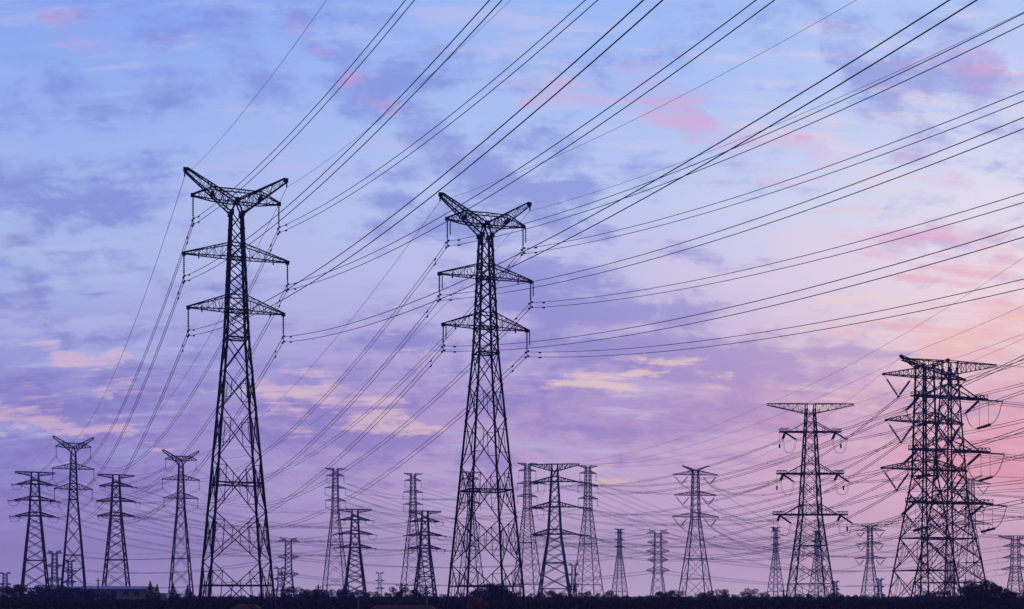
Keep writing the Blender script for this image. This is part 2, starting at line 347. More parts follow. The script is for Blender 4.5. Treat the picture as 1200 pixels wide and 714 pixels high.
BR = [0, 8.3, 15.2, 23, 29.9, 35.1, 39.9]
def make_v_tower(x, y, th, label, group, dbl=False, fine=True, k=1.0):
    T = start('transmission_tower', x, y, th); tag(T.root, label, 'pylon', group)
    prof = [(0, 9.5), (39.9, 3.0), (57.6, 1.55)]
    nodes = BR+[42, 43.8, 45.7, 47.6, 49.5, 51.3, 53.2, 55.4, 57.6]
    if not fine: k = 1.5
    lattice_body(T.root, prof, nodes, .25*k, .125*k, .075*k, (4.9, 19.3, 39.9, 43.8, 51.3), fine)
    for zb, zt, half in ((43.8, 45.9, 6.7), (51.3, 53.3, 7.3)):
        bm = bmesh.new()
        for s in (-1, 1):
            crossarm(bm, prof, zb, zt, half, s, 6, .13*k, .055*k)
            bar(bm, (s*half*.72, 0, zb+.4), (s*half*.72, 0, zb-.5), .16)
        through(bm, prof, zb, .17*k); through(bm, prof, zt, .15*k)
        mesh_obj('crossarm', bm, STEEL, T.root)
    # top: two raking horns crossed by the flat upper arm
    w = .78
    for s in (-1, 1):
        bm = bmesh.new()
        lo = [Vector((s*w, e*w, 57.6)) for e in (-1, 1)]; hi = [Vector((s*.05, e*w, 59.5)) for e in (-1, 1)]
        tip = [Vector((s*7.15, e*.25, 62.8)) for e in (-1, 1)]; tip2 = [Vector((s*6.9, e*.25, 63.35)) for e in (-1, 1)]
        truss(bm, lo[0], lo[1], hi[0], hi[1], tip, tip2, 8, .17*k, .065*k)
        plate(bm, Vector((s*7.1, 0, 63.1)), .55); plate(bm, Vector((s*3.4, -.5, 60.1)), .5); plate(bm, Vector((s*3.4, .5, 60.1)), .5)
        plate(bm, Vector((s*w, -w, 57.6)), .6); plate(bm, Vector((s*w, w, 57.6)), .6)
        bar(bm, (s*7.2, 0, 62.9), (s*7.2, 0, 62.1), .16)
        mesh_obj('earth_wire_arm', bm, STEEL, T.root)
    bm = bmesh.new()
    for s in (-1, 1):
        truss(bm, Vector((0, -.8, 59.1)), Vector((0, .8, 59.1)), Vector((0, -.8, 60.9)), Vector((0, .8, 60.9)),
              (Vector((s*3.4, -.6, 59.2)), Vector((s*3.4, .6, 59.2))), (Vector((s*3.6, -.6, 60.9)), Vector((s*3.6, .6, 60.9))), 3, .14*k, .06*k)
        truss(bm, Vector((s*3.4, -.6, 59.2)), Vector((s*3.4, .6, 59.2)), Vector((s*3.6, -.6, 60.9)), Vector((s*3.6, .6, 60.9)),
              (Vector((s*6.1, -.15, 59.5)), Vector((s*6.1, .15, 59.5))), (Vector((s*6.1, -.15, 59.8)), Vector((s*6.1, .15, 59.8))), 3, .14*k, .06*k)
        plate(bm, Vector((s*6.1, 0, 59.6)), .5)
    bar(bm, (-w, -w, 57.6), (0, -w, 59.5), .2*k); bar(bm, (w, -w, 57.6), (0, -w, 59.5), .2*k); bar(bm, (-w, w, 57.6), (0, w, 59.5), .2*k); bar(bm, (w, w, 57.6), (0, w, 59.5), .2*k)
    plate(bm, Vector((0, -w, 59.4)), .6); plate(bm, Vector((0, w, 59.4)), .6)
    mesh_obj('crossarm', bm, STEEL, T.root)
    for s, c in ((-1, 'L'), (1, 'R')):
        hang(T, 'U'+c, (s*6.05, 0, 59.5), 3.3, dbl=dbl); hang(T, 'M'+c, (s*7.3, 0, 51.3), 3.2, dbl=dbl); hang(T, 'L'+c, (s*6.7, 0, 43.8), 3.2, dbl=dbl)
        T.att['S'+c] = (T.M @ Vector((s*7.2, 0, 62.1)),)
    return T

def tension(T, key, tip, dirs, ln, sep=.45, drop=(.1, .1), r=.2, loop=True, weight=False, pend=None):
    """strain strings from an arm tip towards each neighbouring pylon, with the jumper loop hung between them"""
    tip = Vector(tip); ends = []
    inv = T.M.inverted()
    for d, dr in zip(dirs, drop):
        dl = (inv.to_3x3() @ Vector((d[0], d[1], 0))).normalized(); q = tip+(dl+Vector((0, 0, -dr)))*ln
        side = dl.cross(Vector((0, 0, 1)))
        bm = bmesh.new()
        for e in (-1, 1): disc_string(bm, tip+side*e*sep*.5+(q-tip)*.08, q+side*e*sep*.5, r, .4)
        ring(bm, q, .45, .05, dl) 
        mesh_obj('insulator_string', bm, GLASS, T.root); ends.append(q)
    if len(ends) == 2 and loop:
        a, b = ends; dep = ln*.85; pts1 = []
        for i in range(17):
            u = i/16; p = a.lerp(b, u); p.z -= dep*(1-abs(2*u-1)**4.0); pts1.append(p)
        bm = bmesh.new()
        sd = (b-a).cross(Vector((0, 0, 1))).normalized()*.25
        tube(bm, [p+sd for p in pts1], .05); tube(bm, [p-sd for p in pts1], .05)
        if weight:
            bar(bm, pts1[5], pts1[11], .6)
        mesh_obj('jumper_loop', bm, WIRE, T.root)
        if weight:
            bm = bmesh.new()
            for i in (6, 10):
                p = Vector(pts1[i]); bar(bm, p, Vector((p.x, p.y, tip.z)), .07)
            mesh_obj('jumper_support', bm, GLASS, T.root)
    for i, q in enumerate(ends): T.att[key+str(i)] = (T.M @ q, T.M @ (q+Vector((0, 0, -.5))))

def make_strain_tower(x, y, th, H, dirs, label, group, k=1.0, fine=False, box=False, wide=1.0, weight=False, top=15.1, arms=(10.6, 11.5, 12.8), drops=(9.7, 24.1, 38.2), wtop=2.8, slope=.105, base=None, ln=5.5, nb=9, drop=None, nlow=None, weights=False, armh=2.4, sr=.2):
    """flat-topped strain pylon"""
    T = start('transmission_tower', x, y, th); tag(T.root, label, 'pylon', group)
    zb = [H-d for d in drops]; low = zb[2]
    w3 = wtop+slope*drops[2]; base = base or w3+low*.235
    prof = [(0, base), (low-1, w3), (H-2, wtop), (H, wtop)]
    nlow = nlow or 5; nodes = [0]; ws = [.86**i for i in range(nlow)]
    for i in range(nlow): nodes.append(nodes[-1]+(low-1)*ws[i]/sum(ws))
    nodes[-1] = low-1
    gap = (drops[2]-drops[1])
    z = low-1
    while z < H-4.2: 
        z += max(2.2, interp(prof, z)*.95); nodes.append(z)
    nodes[-1] = H-2
    lattice_body(T.root, prof, nodes, .36*k, .17*k, .1*k, (nodes[1], nodes[3], low), fine)
    bm = bmesh.new()
    for s in (-1, 1):
        a = [Vector((s*wtop/2, e*wtop/2, H-3.4 if top > 10 else H-1.6)) for e in (-1, 1)]; b = [Vector((s*wtop/2, e*wtop/2, H)) for e in (-1, 1)]
        truss(bm, a[0], a[1], b[0], b[1], [Vector((s*top, e*.3, H-.5)) for e in (-1, 1)], [Vector((s*top, e*.3, H)) for e in (-1, 1)], nb, .2*k, .1*k)
        for e in (-1, 1): bar(bm, (-wtop/2, e*wtop/2, H), (wtop/2, e*wtop/2, H), .2*k)
    through(bm, prof, H-3.4, .2*k)
    mesh_obj('earth_wire_arm', bm, STEEL, T.root)
    for zb_, half, lv in zip(zb, arms, 'UML'):
        bm = bmesh.new()
        for s in (-1, 1):
            if box:      # heavy straight beam, raking stays, framed box end
                w = interp(prof, zb_)/2; zt = zb_+3.3; wt = interp(prof, zt)/2; xi = s*(half*.70)
                for e in (-1, 1):
                    bar(bm, (s*w, e*w, zb_), (s*half, e*.8, zb_), .42*k); bar(bm, (s*wt, e*wt, zt), (xi, e*.9, zb_+.2), .26*k)
                    bar(bm, (xi, e*.9, zb_+1.1), (s*half, e*.8, zb_+1.1), .13*k)
                    for j in range(4):
                        u = j/3; X = xi+(s*half-xi)*u; bar(bm, (X, e*.85, zb_), (X, e*.85, zb_+1.1), .12*k)
                        if j < 3: bar(bm, (X, e*.85, zb_), (xi+(s*half-xi)*(u+.333), e*.85, zb_+1.1), .1*k)
                    m = Vector((s*w, e*w, zb_)).lerp(Vector((xi, e*.9, zb_)), .5); bar(bm, m, Vector((s*wt, e*wt, zt)).lerp(Vector((xi, e*.9, zb_)), .5), .12*k)
                for j in range(8):
                    u = j/7; e = 1 if j % 2 else -1
                    X = s*(w+(half-w)*u); X2 = s*(w+(half-w)*min(1, u+1/7)); bar(bm, (X, e*.9, zb_), (X2, -e*.9, zb_), .14*k)
            else:
                crossarm(bm, prof, zb_, zb_+armh, half, s, 6, .22*k, .1*k, tipw=.8, rise=-.2)
        through(bm, prof, zb_, .3*k); through(bm, prof, zb_+3.3 if box else zb_+armh, .2*k)
        mesh_obj('crossarm', bm, STEEL, T.root)
        for s, c in ((-1, 'L'), (1, 'R')):
            X = s*half*(.82 if box else 1.)
            tension(T, lv+c, (X, 0, zb_-.2), dirs, ln, r=.26 if box else sr, drop=drop or (.12, .12), weight=weight)
            if weights:
                bm = bmesh.new(); bar(bm, (s*half, 0, zb_), (s*half+.0, 0, zb_-4.2), .08); bar(bm, (s*half, 0, zb_-4.2), (s*half, 0, zb_-5.6), .5); mesh_obj('hanging_weight', bm, GLASS, T.root)
    for s, c in ((-1, 'L'), (1, 'R')): 
        for i in range(2): T.att['S'+c+str(i)] = (T.M @ Vector((s*top, 0, H)),)
    return T

def make_vstring_tower(x, y, th, H, label, group, k=1.0, fine=False):
    """three curved arms with V strings and two short horns"""
    T = start('transmission_tower', x, y, th); tag(T.root, label, 'pylon', group)
    za = [H-4.9, H-16.0, H-27.7]; hf = [12.3, 11.5, 12.8]; low = za[2]-1.5
    prof = [(0, 5+low*.245), (low, 4.3), (H-2.2, 3.0)]
    nodes = [0, low*.3, low*.54, low*.73, low*.88, low]; z = low
    while z < H-5: z += max(2.4, interp(prof, z)*.8); nodes.append(z)
    nodes[-1] = H-2.2
    lattice_body(T.root, prof, nodes, .34*k, .15*k, .09*k, (nodes[1], nodes[2], low), fine)
    for zb, half, lv in zip(za, hf, 'UML'):
        bm = bmesh.new()
        for s in (-1, 1): crossarm(bm, prof, zb, zb+2.3, half, s, 8, .2*k, .09*k)
        through(bm, prof, zb, .2*k); through(bm, prof, zb+2.3, .18*k)
        mesh_obj('crossarm', bm, STEEL, T.root)
        for s, c in ((-1, 'L'), (1, 'R')): hang(T, lv+c, (s*half, 0, zb), 5.2, vshape=4.4, r=.30*k, two=.5)
    for s, c in ((-1, 'L'), (1, 'R')):
        bm = bmesh.new(); w = 1.5
        truss(bm, Vector((s*w, -w, H-2.6)), Vector((s*w, w, H-2.6)), Vector((s*.4, -w, H-2.2)), Vector((s*.4, w, H-2.2)),
              [Vector((s*7.2, e*.2, H-.4)) for e in (-1, 1)], [Vector((s*6.9, e*.2, H)) for e in (-1, 1)], 6, .18*k, .09*k)
        plate(bm, Vector((s*7.1, 0, H-.1)), .6); mesh_obj('earth_wire_arm', bm, STEEL, T.root)
        T.att['S'+c] = (T.M @ Vector((s*7.1, 0, H-.3)),)
    return T

def make_slim_tower(x, y, th, H, label, group, k=1.6, sc=1.0):
    """very tall suspension pylon: slim shaft, flat top, three short arms, wide straight legs"""
    T = start('transmission_tower', x, y, th); tag(T.root, label, 'pylon', group)
    prof = [(0, 17*sc), (H-30*sc, 4.4*sc), (H, 2.9*sc)]
    b = H-30*sc; nodes = [b*(1-.87**i)/(1-.87**11) for i in range(12)]; z = b
    while z < H-3: z += 2.7; nodes.append(min(z, H))
    nodes[-1] = H
    lattice_body(T.root, prof, nodes, .28*k, .13*k, .1*k, (b, b*.64, b*.2), False)
    bm = bmesh.new()
    for s in (-1, 1): 
        w = 1.45*sc
        truss(bm, Vector((s*w, -w, H-1.6)), Vector((s*w, w, H-1.6)), Vector((s*w, -w, H)), Vector((s*w, w, H)), [Vector((s*6.9, e*.3, H-.2)) for e in (-1, 1)], [Vector((s*6.9, e*.3, H)) for e in (-1, 1)], 5, .16*k, .08*k)
    mesh_obj('earth_wire_arm', bm, STEEL, T.root)
    for dz, half, lv in ((5.2, 6.0, 'U'), (13.6, 7.2, 'M'), (22.2, 7.0, 'L')):
        bm = bmesh.new()
        for s in (-1, 1): crossarm(bm, prof, H-dz*sc, H-dz*sc+1.7, half, s, 5, .16*k, .08*k)
        through(bm, prof, H-dz*sc, .16*k); through(bm, prof, H-dz*sc+1.7, .14*k)
        mesh_obj('crossarm', bm, STEEL, T.root)
        for s, c in ((-1, 'L'), (1, 'R')): hang(T, lv+c, (s*half, 0, H-dz*sc), 4.2, r=.2, two=.6)
    for s, c in ((-1, 'L'), (1, 'R')): T.att['S'+c] = (T.M @ Vector((s*6.9, 0, H)),)
    return T

def make_horned_tower(x, y, th, H, label, group, k=2.0, sc=1.0, extra=False):
    """stubby far pylon with cat-ear horns and short double-sloped arms"""
    T = start('transmission_tower', x, y, th); tag(T.root, label, 'pylon', group)
    prof = [(0, 10*sc), (H*.45, 5.0*sc), (H-2, 4.2*sc)]
    nodes = [0, H*.14, H*.26, H*.36, H*.45]; z = H*.45
    while z < H-4: z += 3.4*sc; nodes.append(z)
    nodes[-1] = H-2
    lattice_body(T.root, prof, nodes, .28*k, .15*k, .1*k, (H*.45,), False)
    for z, half, lv in ((H-3, 7.5, 'U'), (H-15*sc, 7.8, 'M'), (H-28*sc, 7.8, 'L'))+(((H-9, 7, 'X'), (H-21, 7, 'Y')) if extra else ()):
        bm = bmesh.new()
        for s in (-1, 1): crossarm(bm, prof, z, z+2.2, half*sc, s, 3, .17*k, .09*k, tipw=1.0)
        through(bm, prof, z, .16*k)
        if lv != 'U':
            for s in (-1, 1): crossarm(bm, prof, z, z-1.8, half*sc, s, 3, .17*k, .09*k, tipw=1.0)
        mesh_obj('crossarm', bm, STEEL, T.root)
        for s, c in ((-1, 'L'), (1, 'R')):
            p = T.M @ Vector((s*half*sc, 0, z-.3)); T.att[lv+c] = (p, p+Vector((0, 0, -.5)))
    for s, c in ((-1, 'L'), (1, 'R')):
        bm = bmesh.new()
        for e in (-1, 1):
            bar(bm, (s*2.1*sc, e*1.5*sc, H-2), (s*6.3*sc, e*.3, H), .2*k); bar(bm, (s*5*sc, e*.6, H-2.6), (s*6.3*sc, e*.3, H), .14*k); bar(bm, (s*3.6*sc, e, H-3), (s*4.2*sc, e, H-1), .12*k)
        mesh_obj('earth_wire_arm', bm, STEEL, T.root); T.att['S'+c] = (T.M @ Vector((s*6.3*sc, 0, H)),)
    return T

def X(px, D): return (px-600)/F*D
def Hp(py, D): return CAMZ+(HZ-py)/F*D

GY, GF, GS, GV, GC, GE = ('Y-topped pylons of the crossing lines', 'flat-topped strain pylons with drooping jumpers', 'slim flat-topped pylons on wide legs',
                    'pylons with V shaped insulator strings', 'broad T-topped strain pylons', 'small horned pylons on the horizon')
T1 = make_v_tower(X(277,196), 196, R(21), 'largest lattice pylon, Y-topped, dark against the sky left of centre', GY)
T2 = make_v_tower(X(569,208), 208, R(21), 'second large Y-topped pylon near the middle, with doubled insulator strings', GY, dbl=True)
T3 = make_v_tower(X(86,514), 514, R(21), 'smaller Y-topped pylon at far left between two flat-topped pylons', GY, fine=False)
T4 = make_v_tower(X(212,561), 561, R(21), 'smallest Y-topped pylon just left of the largest pylon', GY, fine=False)
kw = dict(top=8.3, arms=(7.2, 8.6, 8.1), drops=(5.2, 12.2, 19.0), wtop=2.9, slope=.1, ln=2.5, nb=5, k=1.45, nlow=8, armh=1.6, sr=.26)
A = make_strain_tower(X(41,600), 600, R(24), 58, [(-1,-.6),(.5,.86)], 'leftmost flat-topped pylon near the left edge of the view', GF, base=12, **kw)
C = make_strain_tower(X(136,640), 640, R(24), 60.5, [(.3,-1),(.8,.6)], 'flat-topped pylon behind the low tan building, left', GF, base=12.5, **kw)
kw['k'] = 1.7
Ht = make_strain_tower(X(416,690), 690, R(12), 47.7, [(-1,-.7),(1,.3)], 'dark flat-topped pylon overlapping the pale slim pylon right of the largest pylon', GF, base=11.5, **kw)
J = make_strain_tower(X(498,700), 700, R(12), 47.5, [(-1,-.5),(1,.3)], 'dark flat-topped pylon just left of the second large pylon', GF, base=11.5, **kw)
G1 = make_slim_tower(X(393,950), 950, R(20), Hp(549,950), 'leftmost slim pale pylon, tall and flat-topped, right of the largest pylon', GS)
G2 = make_slim_tower(X(484,988), 988, R(20), Hp(555,988), 'slim pale pylon left of the second large pylon', GS)
G3 = make_slim_tower(X(552,975), 975, R(20), Hp(553,975), 'slim pale pylon seen through the legs of the second large pylon', GS)
G4 = make_slim_tower(X(618,914), 914, R(20), Hp(543,914), 'slim pale pylon directly right of the second large pylon', GS)
G5 = make_slim_tower(X(689,931), 931, R(20), Hp(546,931), 'slim pale pylon on the right side of the dark central strain pylon', GS)
P1 = make_slim_tower(X(726,1700), 1700, R(20), Hp(620,1700), 'small hazy slim pylon alone right of the centre', GS, k=2.6)
P2 = make_slim_tower(X(909,1700), 1700, R(20), Hp(618,1700), 'small hazy slim pylon left of the broad T-topped pylon', GS, k=2.6)
P3 = make_slim_tower(X(957,1750), 1750, R(20), Hp(622,1750), 'small hazy slim pylon seen through the broad T-topped pylon', GS, k=2.6)
NT = make_strain_tower(X(650,687), 687, R(-6), 70, [(.35,-.93),(.9,-.2)], 'dark strain pylon between two slim pale pylons near the centre', GC, k=1.75, top=12.3, arms=(11, 11.6, 11.2), drops=(8.7, 21.3, 34.8), base=16.5, sr=.42, ln=6.5, nlow=6)
FT = make_strain_tower(X(949.5,476), 476, R(1), 70.2, [(.05,1),(.5,-.85)], 'broad T-topped pylon with heavy crossbeams, standing clear right of centre', GC, box=True, fine=True, base=14.6, drop=(.3, .55), weights=True)
VR = make_strain_tower(X(1113,374), 374, R(20), 67.2, [(-.28,.95),(1,.02)], 'largest T-topped pylon on the right, overlapped by the V string pylon', GC, box=True, fine=True, weight=True, base=15.5, drop=(.45, .06), ln=6.3, arms=(11.9, 12.6, 13.6), top=15.4)
VL = make_vstring_tower(X(1083.6,341), 341, R(22), Hp(419,341), 'nearest V string pylon on the right, in front of the T-topped pylon', GV, fine=True)
RT = make_vstring_tower(X(815,748), 748, R(8), Hp(546,748), 'lone V string pylon right of centre with two short horns', GV, k=1.3)
WT = make_vstring_tower(X(1137,780), 780, R(10), Hp(557,780), 'V string pylon half hidden behind the largest right hand pylons', GV, k=.95)
UT = make_vstring_tower(X(1019.5,1131), 1131, R(2), Hp(615,1131), 'small V string pylon in the gap left of the big right hand pair', GV, k=1.6)
kx = dict(top=15.1, k=1.8, wtop=5.5, slope=.04, arms=(10.6,11.5,12.8), drops=(9,19,29))
XT = make_strain_tower(X(1190,1200), 1200, R(0), Hp(628,1200), [(-1,-.1),(1,-.1)], 'small T-topped pylon at the right edge of the view', GC, base=14, **kx)
E1 = make_horned_tower(X(338,1057), 1057, R(4), 50, 'horned pale pylon just right of the foot of the largest pylon', GE)
E2 = make_horned_tower(X(328,1600), 1600, R(4), 41, 'tiny horned pylon tucked behind the pale horned one beside the largest pylon', GE, k=2.6)
E3 = make_horned_tower(X(64,1335), 1335, R(4), 50, 'tiny horned pylon between the legs of the two leftmost pylons', GE, k=2.4)
E4 = make_horned_tower(X(82,1700), 1700, R(30), 52, 'tiny horned pylon seen through the left Y-topped pylon', GE, k=2.8)
E5 = make_horned_tower(X(6,2200), 2200, R(4), 46, 'faintest horned pylon at the left edge of the horizon', GE, k=3, sc=1.3)
E6 = make_horned_tower(X(445,2300), 2300, R(4), Hp(670,2300), 'tiny horned pylon alone between two dark flat-topped pylons', GE, k=3)
E7 = make_horned_tower(X(672,1800), 1800, R(4), Hp(660,1800), 'tiny horned pylon beside the foot of the dark central strain pylon', GE, k=2.8)
Q = make_horned_tower(X(771,940), 940, R(4), 50.5, 'dark narrow horned pylon left of the lone V string pylon', GE, extra=True, k=1.3)
E8 = make_horned_tower(X(979,2300), 2300, R(4), 34, 'tiny horned pylon right of the broad T-topped pylon on the horizon', GE, k=3)
E9 = make_horned_tower(X(1031,2300), 2300, R(4), 38, 'tiny horned pylon touching the small V string pylon', GE, k=3)
E10 = make_horned_tower(X(1112,1900), 1900, R(4), Hp(657,1900), 'tiny horned pylon seen through the legs of the big right hand pair', GE, k=2)

# ------------------------------------------------------------------ wires
LV = {'U': 'upper', 'M': 'middle', 'L': 'lower', 'S': 'top'}; SD = {'L': 'left', 'R': 'right'}
def sagline(p, q, s, n):
    p, q = Vector(p), Vector(q); return [p.lerp(q, i/n)-Vector((0, 0, 4*s*(i/n)*(1-i/n))) for i in range(n+1)]
def run(Ta, sa, Tb, sb, frm, to, group, sag, sagS=None, r=.055, rS=.035, near=False, n=28, spacers=0, ends=None, flip=False, skip=()):
    """string every phase from pylon Ta to pylon Tb (or to given end points)"""
    for lv in 'SUML':
        for sd in 'LR':
            if lv+sd in skip: continue
            ka = lv+sd+(sa if lv+sd+sa in Ta.att else '')
            a = Ta.att[ka]
            if ends: b = ends[lv+sd]
            else:
                s2 = {'L': 'R', 'R': 'L'}[sd] if flip else sd
                kb = lv+s2+(sb if lv+s2+sb in Tb.att else ''); b = Tb.att[kb]
            kind = 'earth_wire' if lv == 'S' else 'power_cable'
            desc = ('thin single wire' if lv == 'S' else 'twin cable')
            label = f'{desc}, {LV[lv]} {SD[sd]} arm of {frm} to {to}'.replace('the ', '')
            sg = (sagS or sag*.85) if lv == 'S' else sag
            if lv == 'S':
                bm = bmesh.new(); tube(bm, sagline(a[0], b[0], sg, n), rS); o = mesh_obj(kind, bm, WIRE); tag(o, label, 'wire', group); continue
            if near:
                root = empty(kind, a[0]); tag(root, label, 'cable', group); base = Vector(a[0])
                for i in (0, 1):
                    bm = bmesh.new(); tube(bm, [p-base for p in sagline(a[i], b[i], sg+(i*.05), n)], r, 6); mesh_obj('wire', bm, WIRE, root)
                la, lb = sagline(a[0], b[0], sg, 60), sagline(a[1], b[1], sg+.05, 60)
                if near != 'nosp':
                    for j in range(2): 
                        bm = bmesh.new(); p = la[1]-base if j == 0 else lb[1]-base
                        d = (la[2]-la[1]).normalized(); bar(bm, p-d*.35+Vector((0,0,-.12)), p+d*.35+Vector((0,0,-.12)), .16); mesh_obj('vibration_damper', bm, WIRE, root)
                for j in range(spacers):
                    f = (j+.6)/(spacers+.2); k_ = int(f*60); bm = bmesh.new(); ring(bm, (la[k_]+lb[k_])/2-base, .32, .06, la[k_+1]-la[k_]); mesh_obj('spacer', bm, WIRE, root)
            else:
                bm = bmesh.new()
                for i in (0, 1): tube(bm, sagline(a[i], b[i], sg, n), r)
                o = mesh_obj(kind, bm, WIRE); tag(o, label, 'cable', group)
VARM = [('SL',-7.2,62.1),('SR',7.2,62.1),('UL',-6.05,56.2),('UR',6.05,56.2),('ML',-7.3,48.1),('MR',7.3,48.1),('LL',-6.7,40.6),('LR',6.7,40.6)]
def far_ends(x, y, th, dz, arms=VARM, gap=.75):
    d = {}
    for k_, a, z in arms:
        p = Vector((x+a*math.cos(th), y+a*math.sin(th), z+dz)); d[k_] = (p, p+Vector((0, 0, -gap)))
    return d
run(T1, '', None, '', 'the largest pylon', 'the top edge', 'cables overhead from the largest pylon', 13.6, 12.7, near=True, n=60, ends=far_ends(70.5, -79, .33, 8.24), r=.036, rS=.022)
run(T2, '', None, '', 'the second pylon', 'the right edge', 'cables overhead from the second pylon', 13.2, 11.7, near=True, n=60, ends=far_ends(109.3, -49.75, .36, 4.6), r=.038, rS=.022)
run(T1, '', T3, '', 'the largest pylon', 'the left Y-topped pylon', 'cables between the Y-topped pylons', 16, 14, near=True, n=50, r=.046)
run(T2, '', T4, '', 'the second pylon', 'the smallest Y-topped pylon', 'cables between the Y-topped pylons', 16.5, 14, near=True, n=50, r=.046)
run(T3, '', A, '0', 'the left Y-topped pylon', 'the leftmost pylon', 'short far cables at the left', 2.5, r=.07)
run(T4, '', C, '0', 'the smallest Y-topped pylon', 'the flat-topped pylon', 'short far cables at the left', 2.0, r=.07)
run(A, '1', Ht, '0', 'the leftmost pylon', 'the dark pylon by the slim one', 'far cables along the horizon', 9, r=.05, rS=.035)
run(C, '1', J, '0', 'the building pylon', 'the dark pylon left of centre', 'far cables along the horizon', 9, r=.05, rS=.035)
CU = 'cables climbing to the right'
EC = [('SL',-15.1,70.2),('SR',15.1,70.2),('UL',-8.7,58),('UR',8.7,58),('ML',-9.4,43.5),('MR',9.4,43.5),('LL',-10.5,29.5),('LR',10.5,29.5)]
run(NT, '0', FT, '0', 'the central strain pylon', 'the broad T-topped pylon', CU, 7, r=.07, near='nosp', spacers=3)
run(FT, '1', None, '', 'the broad T-topped pylon', 'the right edge', CU, 9, r=.07, near='nosp', spacers=5, n=40, ends=far_ends(112, 60, 0, 4, EC))
run(NT, '1', VR, '0', 'the central strain pylon', 'the largest T-topped pylon', CU, 12, r=.07, near='nosp', spacers=4)
run(VR, '1', None, '', 'the largest T-topped pylon', 'the right edge', 'cables leaving at the right edge', 8, r=.06, near='nosp', spacers=4, n=40, ends=far_ends(430, 395, R(95), 5, [(k_, -a, z) for k_, a, z in EC]))
EV = [('SL',-7.1,68),('SR',7.1,68),('UL',-7.6,58),('UR',7.6,58),('ML',-6.8,47),('MR',6.8,47),('LL',-8.1,35),('LR',8.1,35)]
run(VL, '', RT, '', 'the nearest V string pylon', 'the lone V string pylon', CU, 13, r=.07, near='nosp', spacers=4)
run(VL, '', None, '', 'the nearest V string pylon', 'the right edge', 'cables leaving at the right edge', 8, r=.055, near='nosp', n=40, ends=far_ends(115, -30, .1, 0, EV))
run(RT, '', UT, '', 'the lone V string pylon', 'the small V string pylon', 'cables falling towards the right horizon', 14, r=.06, rS=.04)
run(WT, '', UT, '', 'the half hidden pylon', 'the small V string pylon', 'cables falling towards the right horizon', 9, r=.07, rS=.05)
HZG = 'thin level cables along the horizon'
run(E1, '', Q, '', 'the pale horned pylon', 'the narrow horned pylon', HZG, 9, r=.07, rS=.05, n=40)
run(Q, '', XT, '0', 'the narrow horned pylon', 'the right edge pylon', HZG, 12, r=.07, rS=.05, n=40)
run(E1, '', E3, '', 'the pale horned pylon', 'a tiny left pylon', HZG, 9, r=.08, rS=.05, n=40)
run(G1, '', P1, '', 'the leftmost slim pylon', 'the lone hazy pylon', 'cables between the slim pylons', 16, r=.06, rS=.04, n=40)
run(G2, '', P2, '', 'the slim pylon left of centre', 'the second hazy pylon', 'cables between the slim pylons', 18, r=.06, rS=.04, n=40)
run(G5, '', P3, '', 'the slim right pylon', 'the third hazy pylon', 'cables between the slim pylons', 16, r=.06, rS=.04, n=40)
run(NT, '0', G1, '', 'the central strain pylon', 'the leftmost slim pylon', 'cables between the slim pylons', 10, r=.06, rS=.04, skip=('SL', 'SR'))
XR = [('SL',-15,57),('SR',15,57),('UL',-10,48),('UR',10,48),('ML',-11,38),('MR',11,38),('LL',-12,28),('LR',12,28)]
run(XT, '1', None, '', 'the right edge pylon', 'the right edge', HZG, 6, r=.08, ends=far_ends(620, 1150, 0, 0, XR), rS=.05)
run(WT, '', None, '', 'the half hidden pylon', 'the right edge', 'cables leaving at the right edge', 8, r=.08, rS=.05, ends=far_ends(420, 560, .5, 0, EV))

# ------------------------------------------------------------------ ground
bm = bmesh.new()
nx = 40
gv = [[bm.verts.new((-9000+18000*i/nx, -3000+13000*j/nx, 0)) for j in range(nx+1)] for i in range(nx+1)]
for i in range(nx):
    for j in range(nx): bm.faces.new((gv[i][j], gv[i+1][j], gv[i+1][j+1], gv[i][j+1]))
tag(mesh_obj('ground', bm, GROUND), kind='structure')

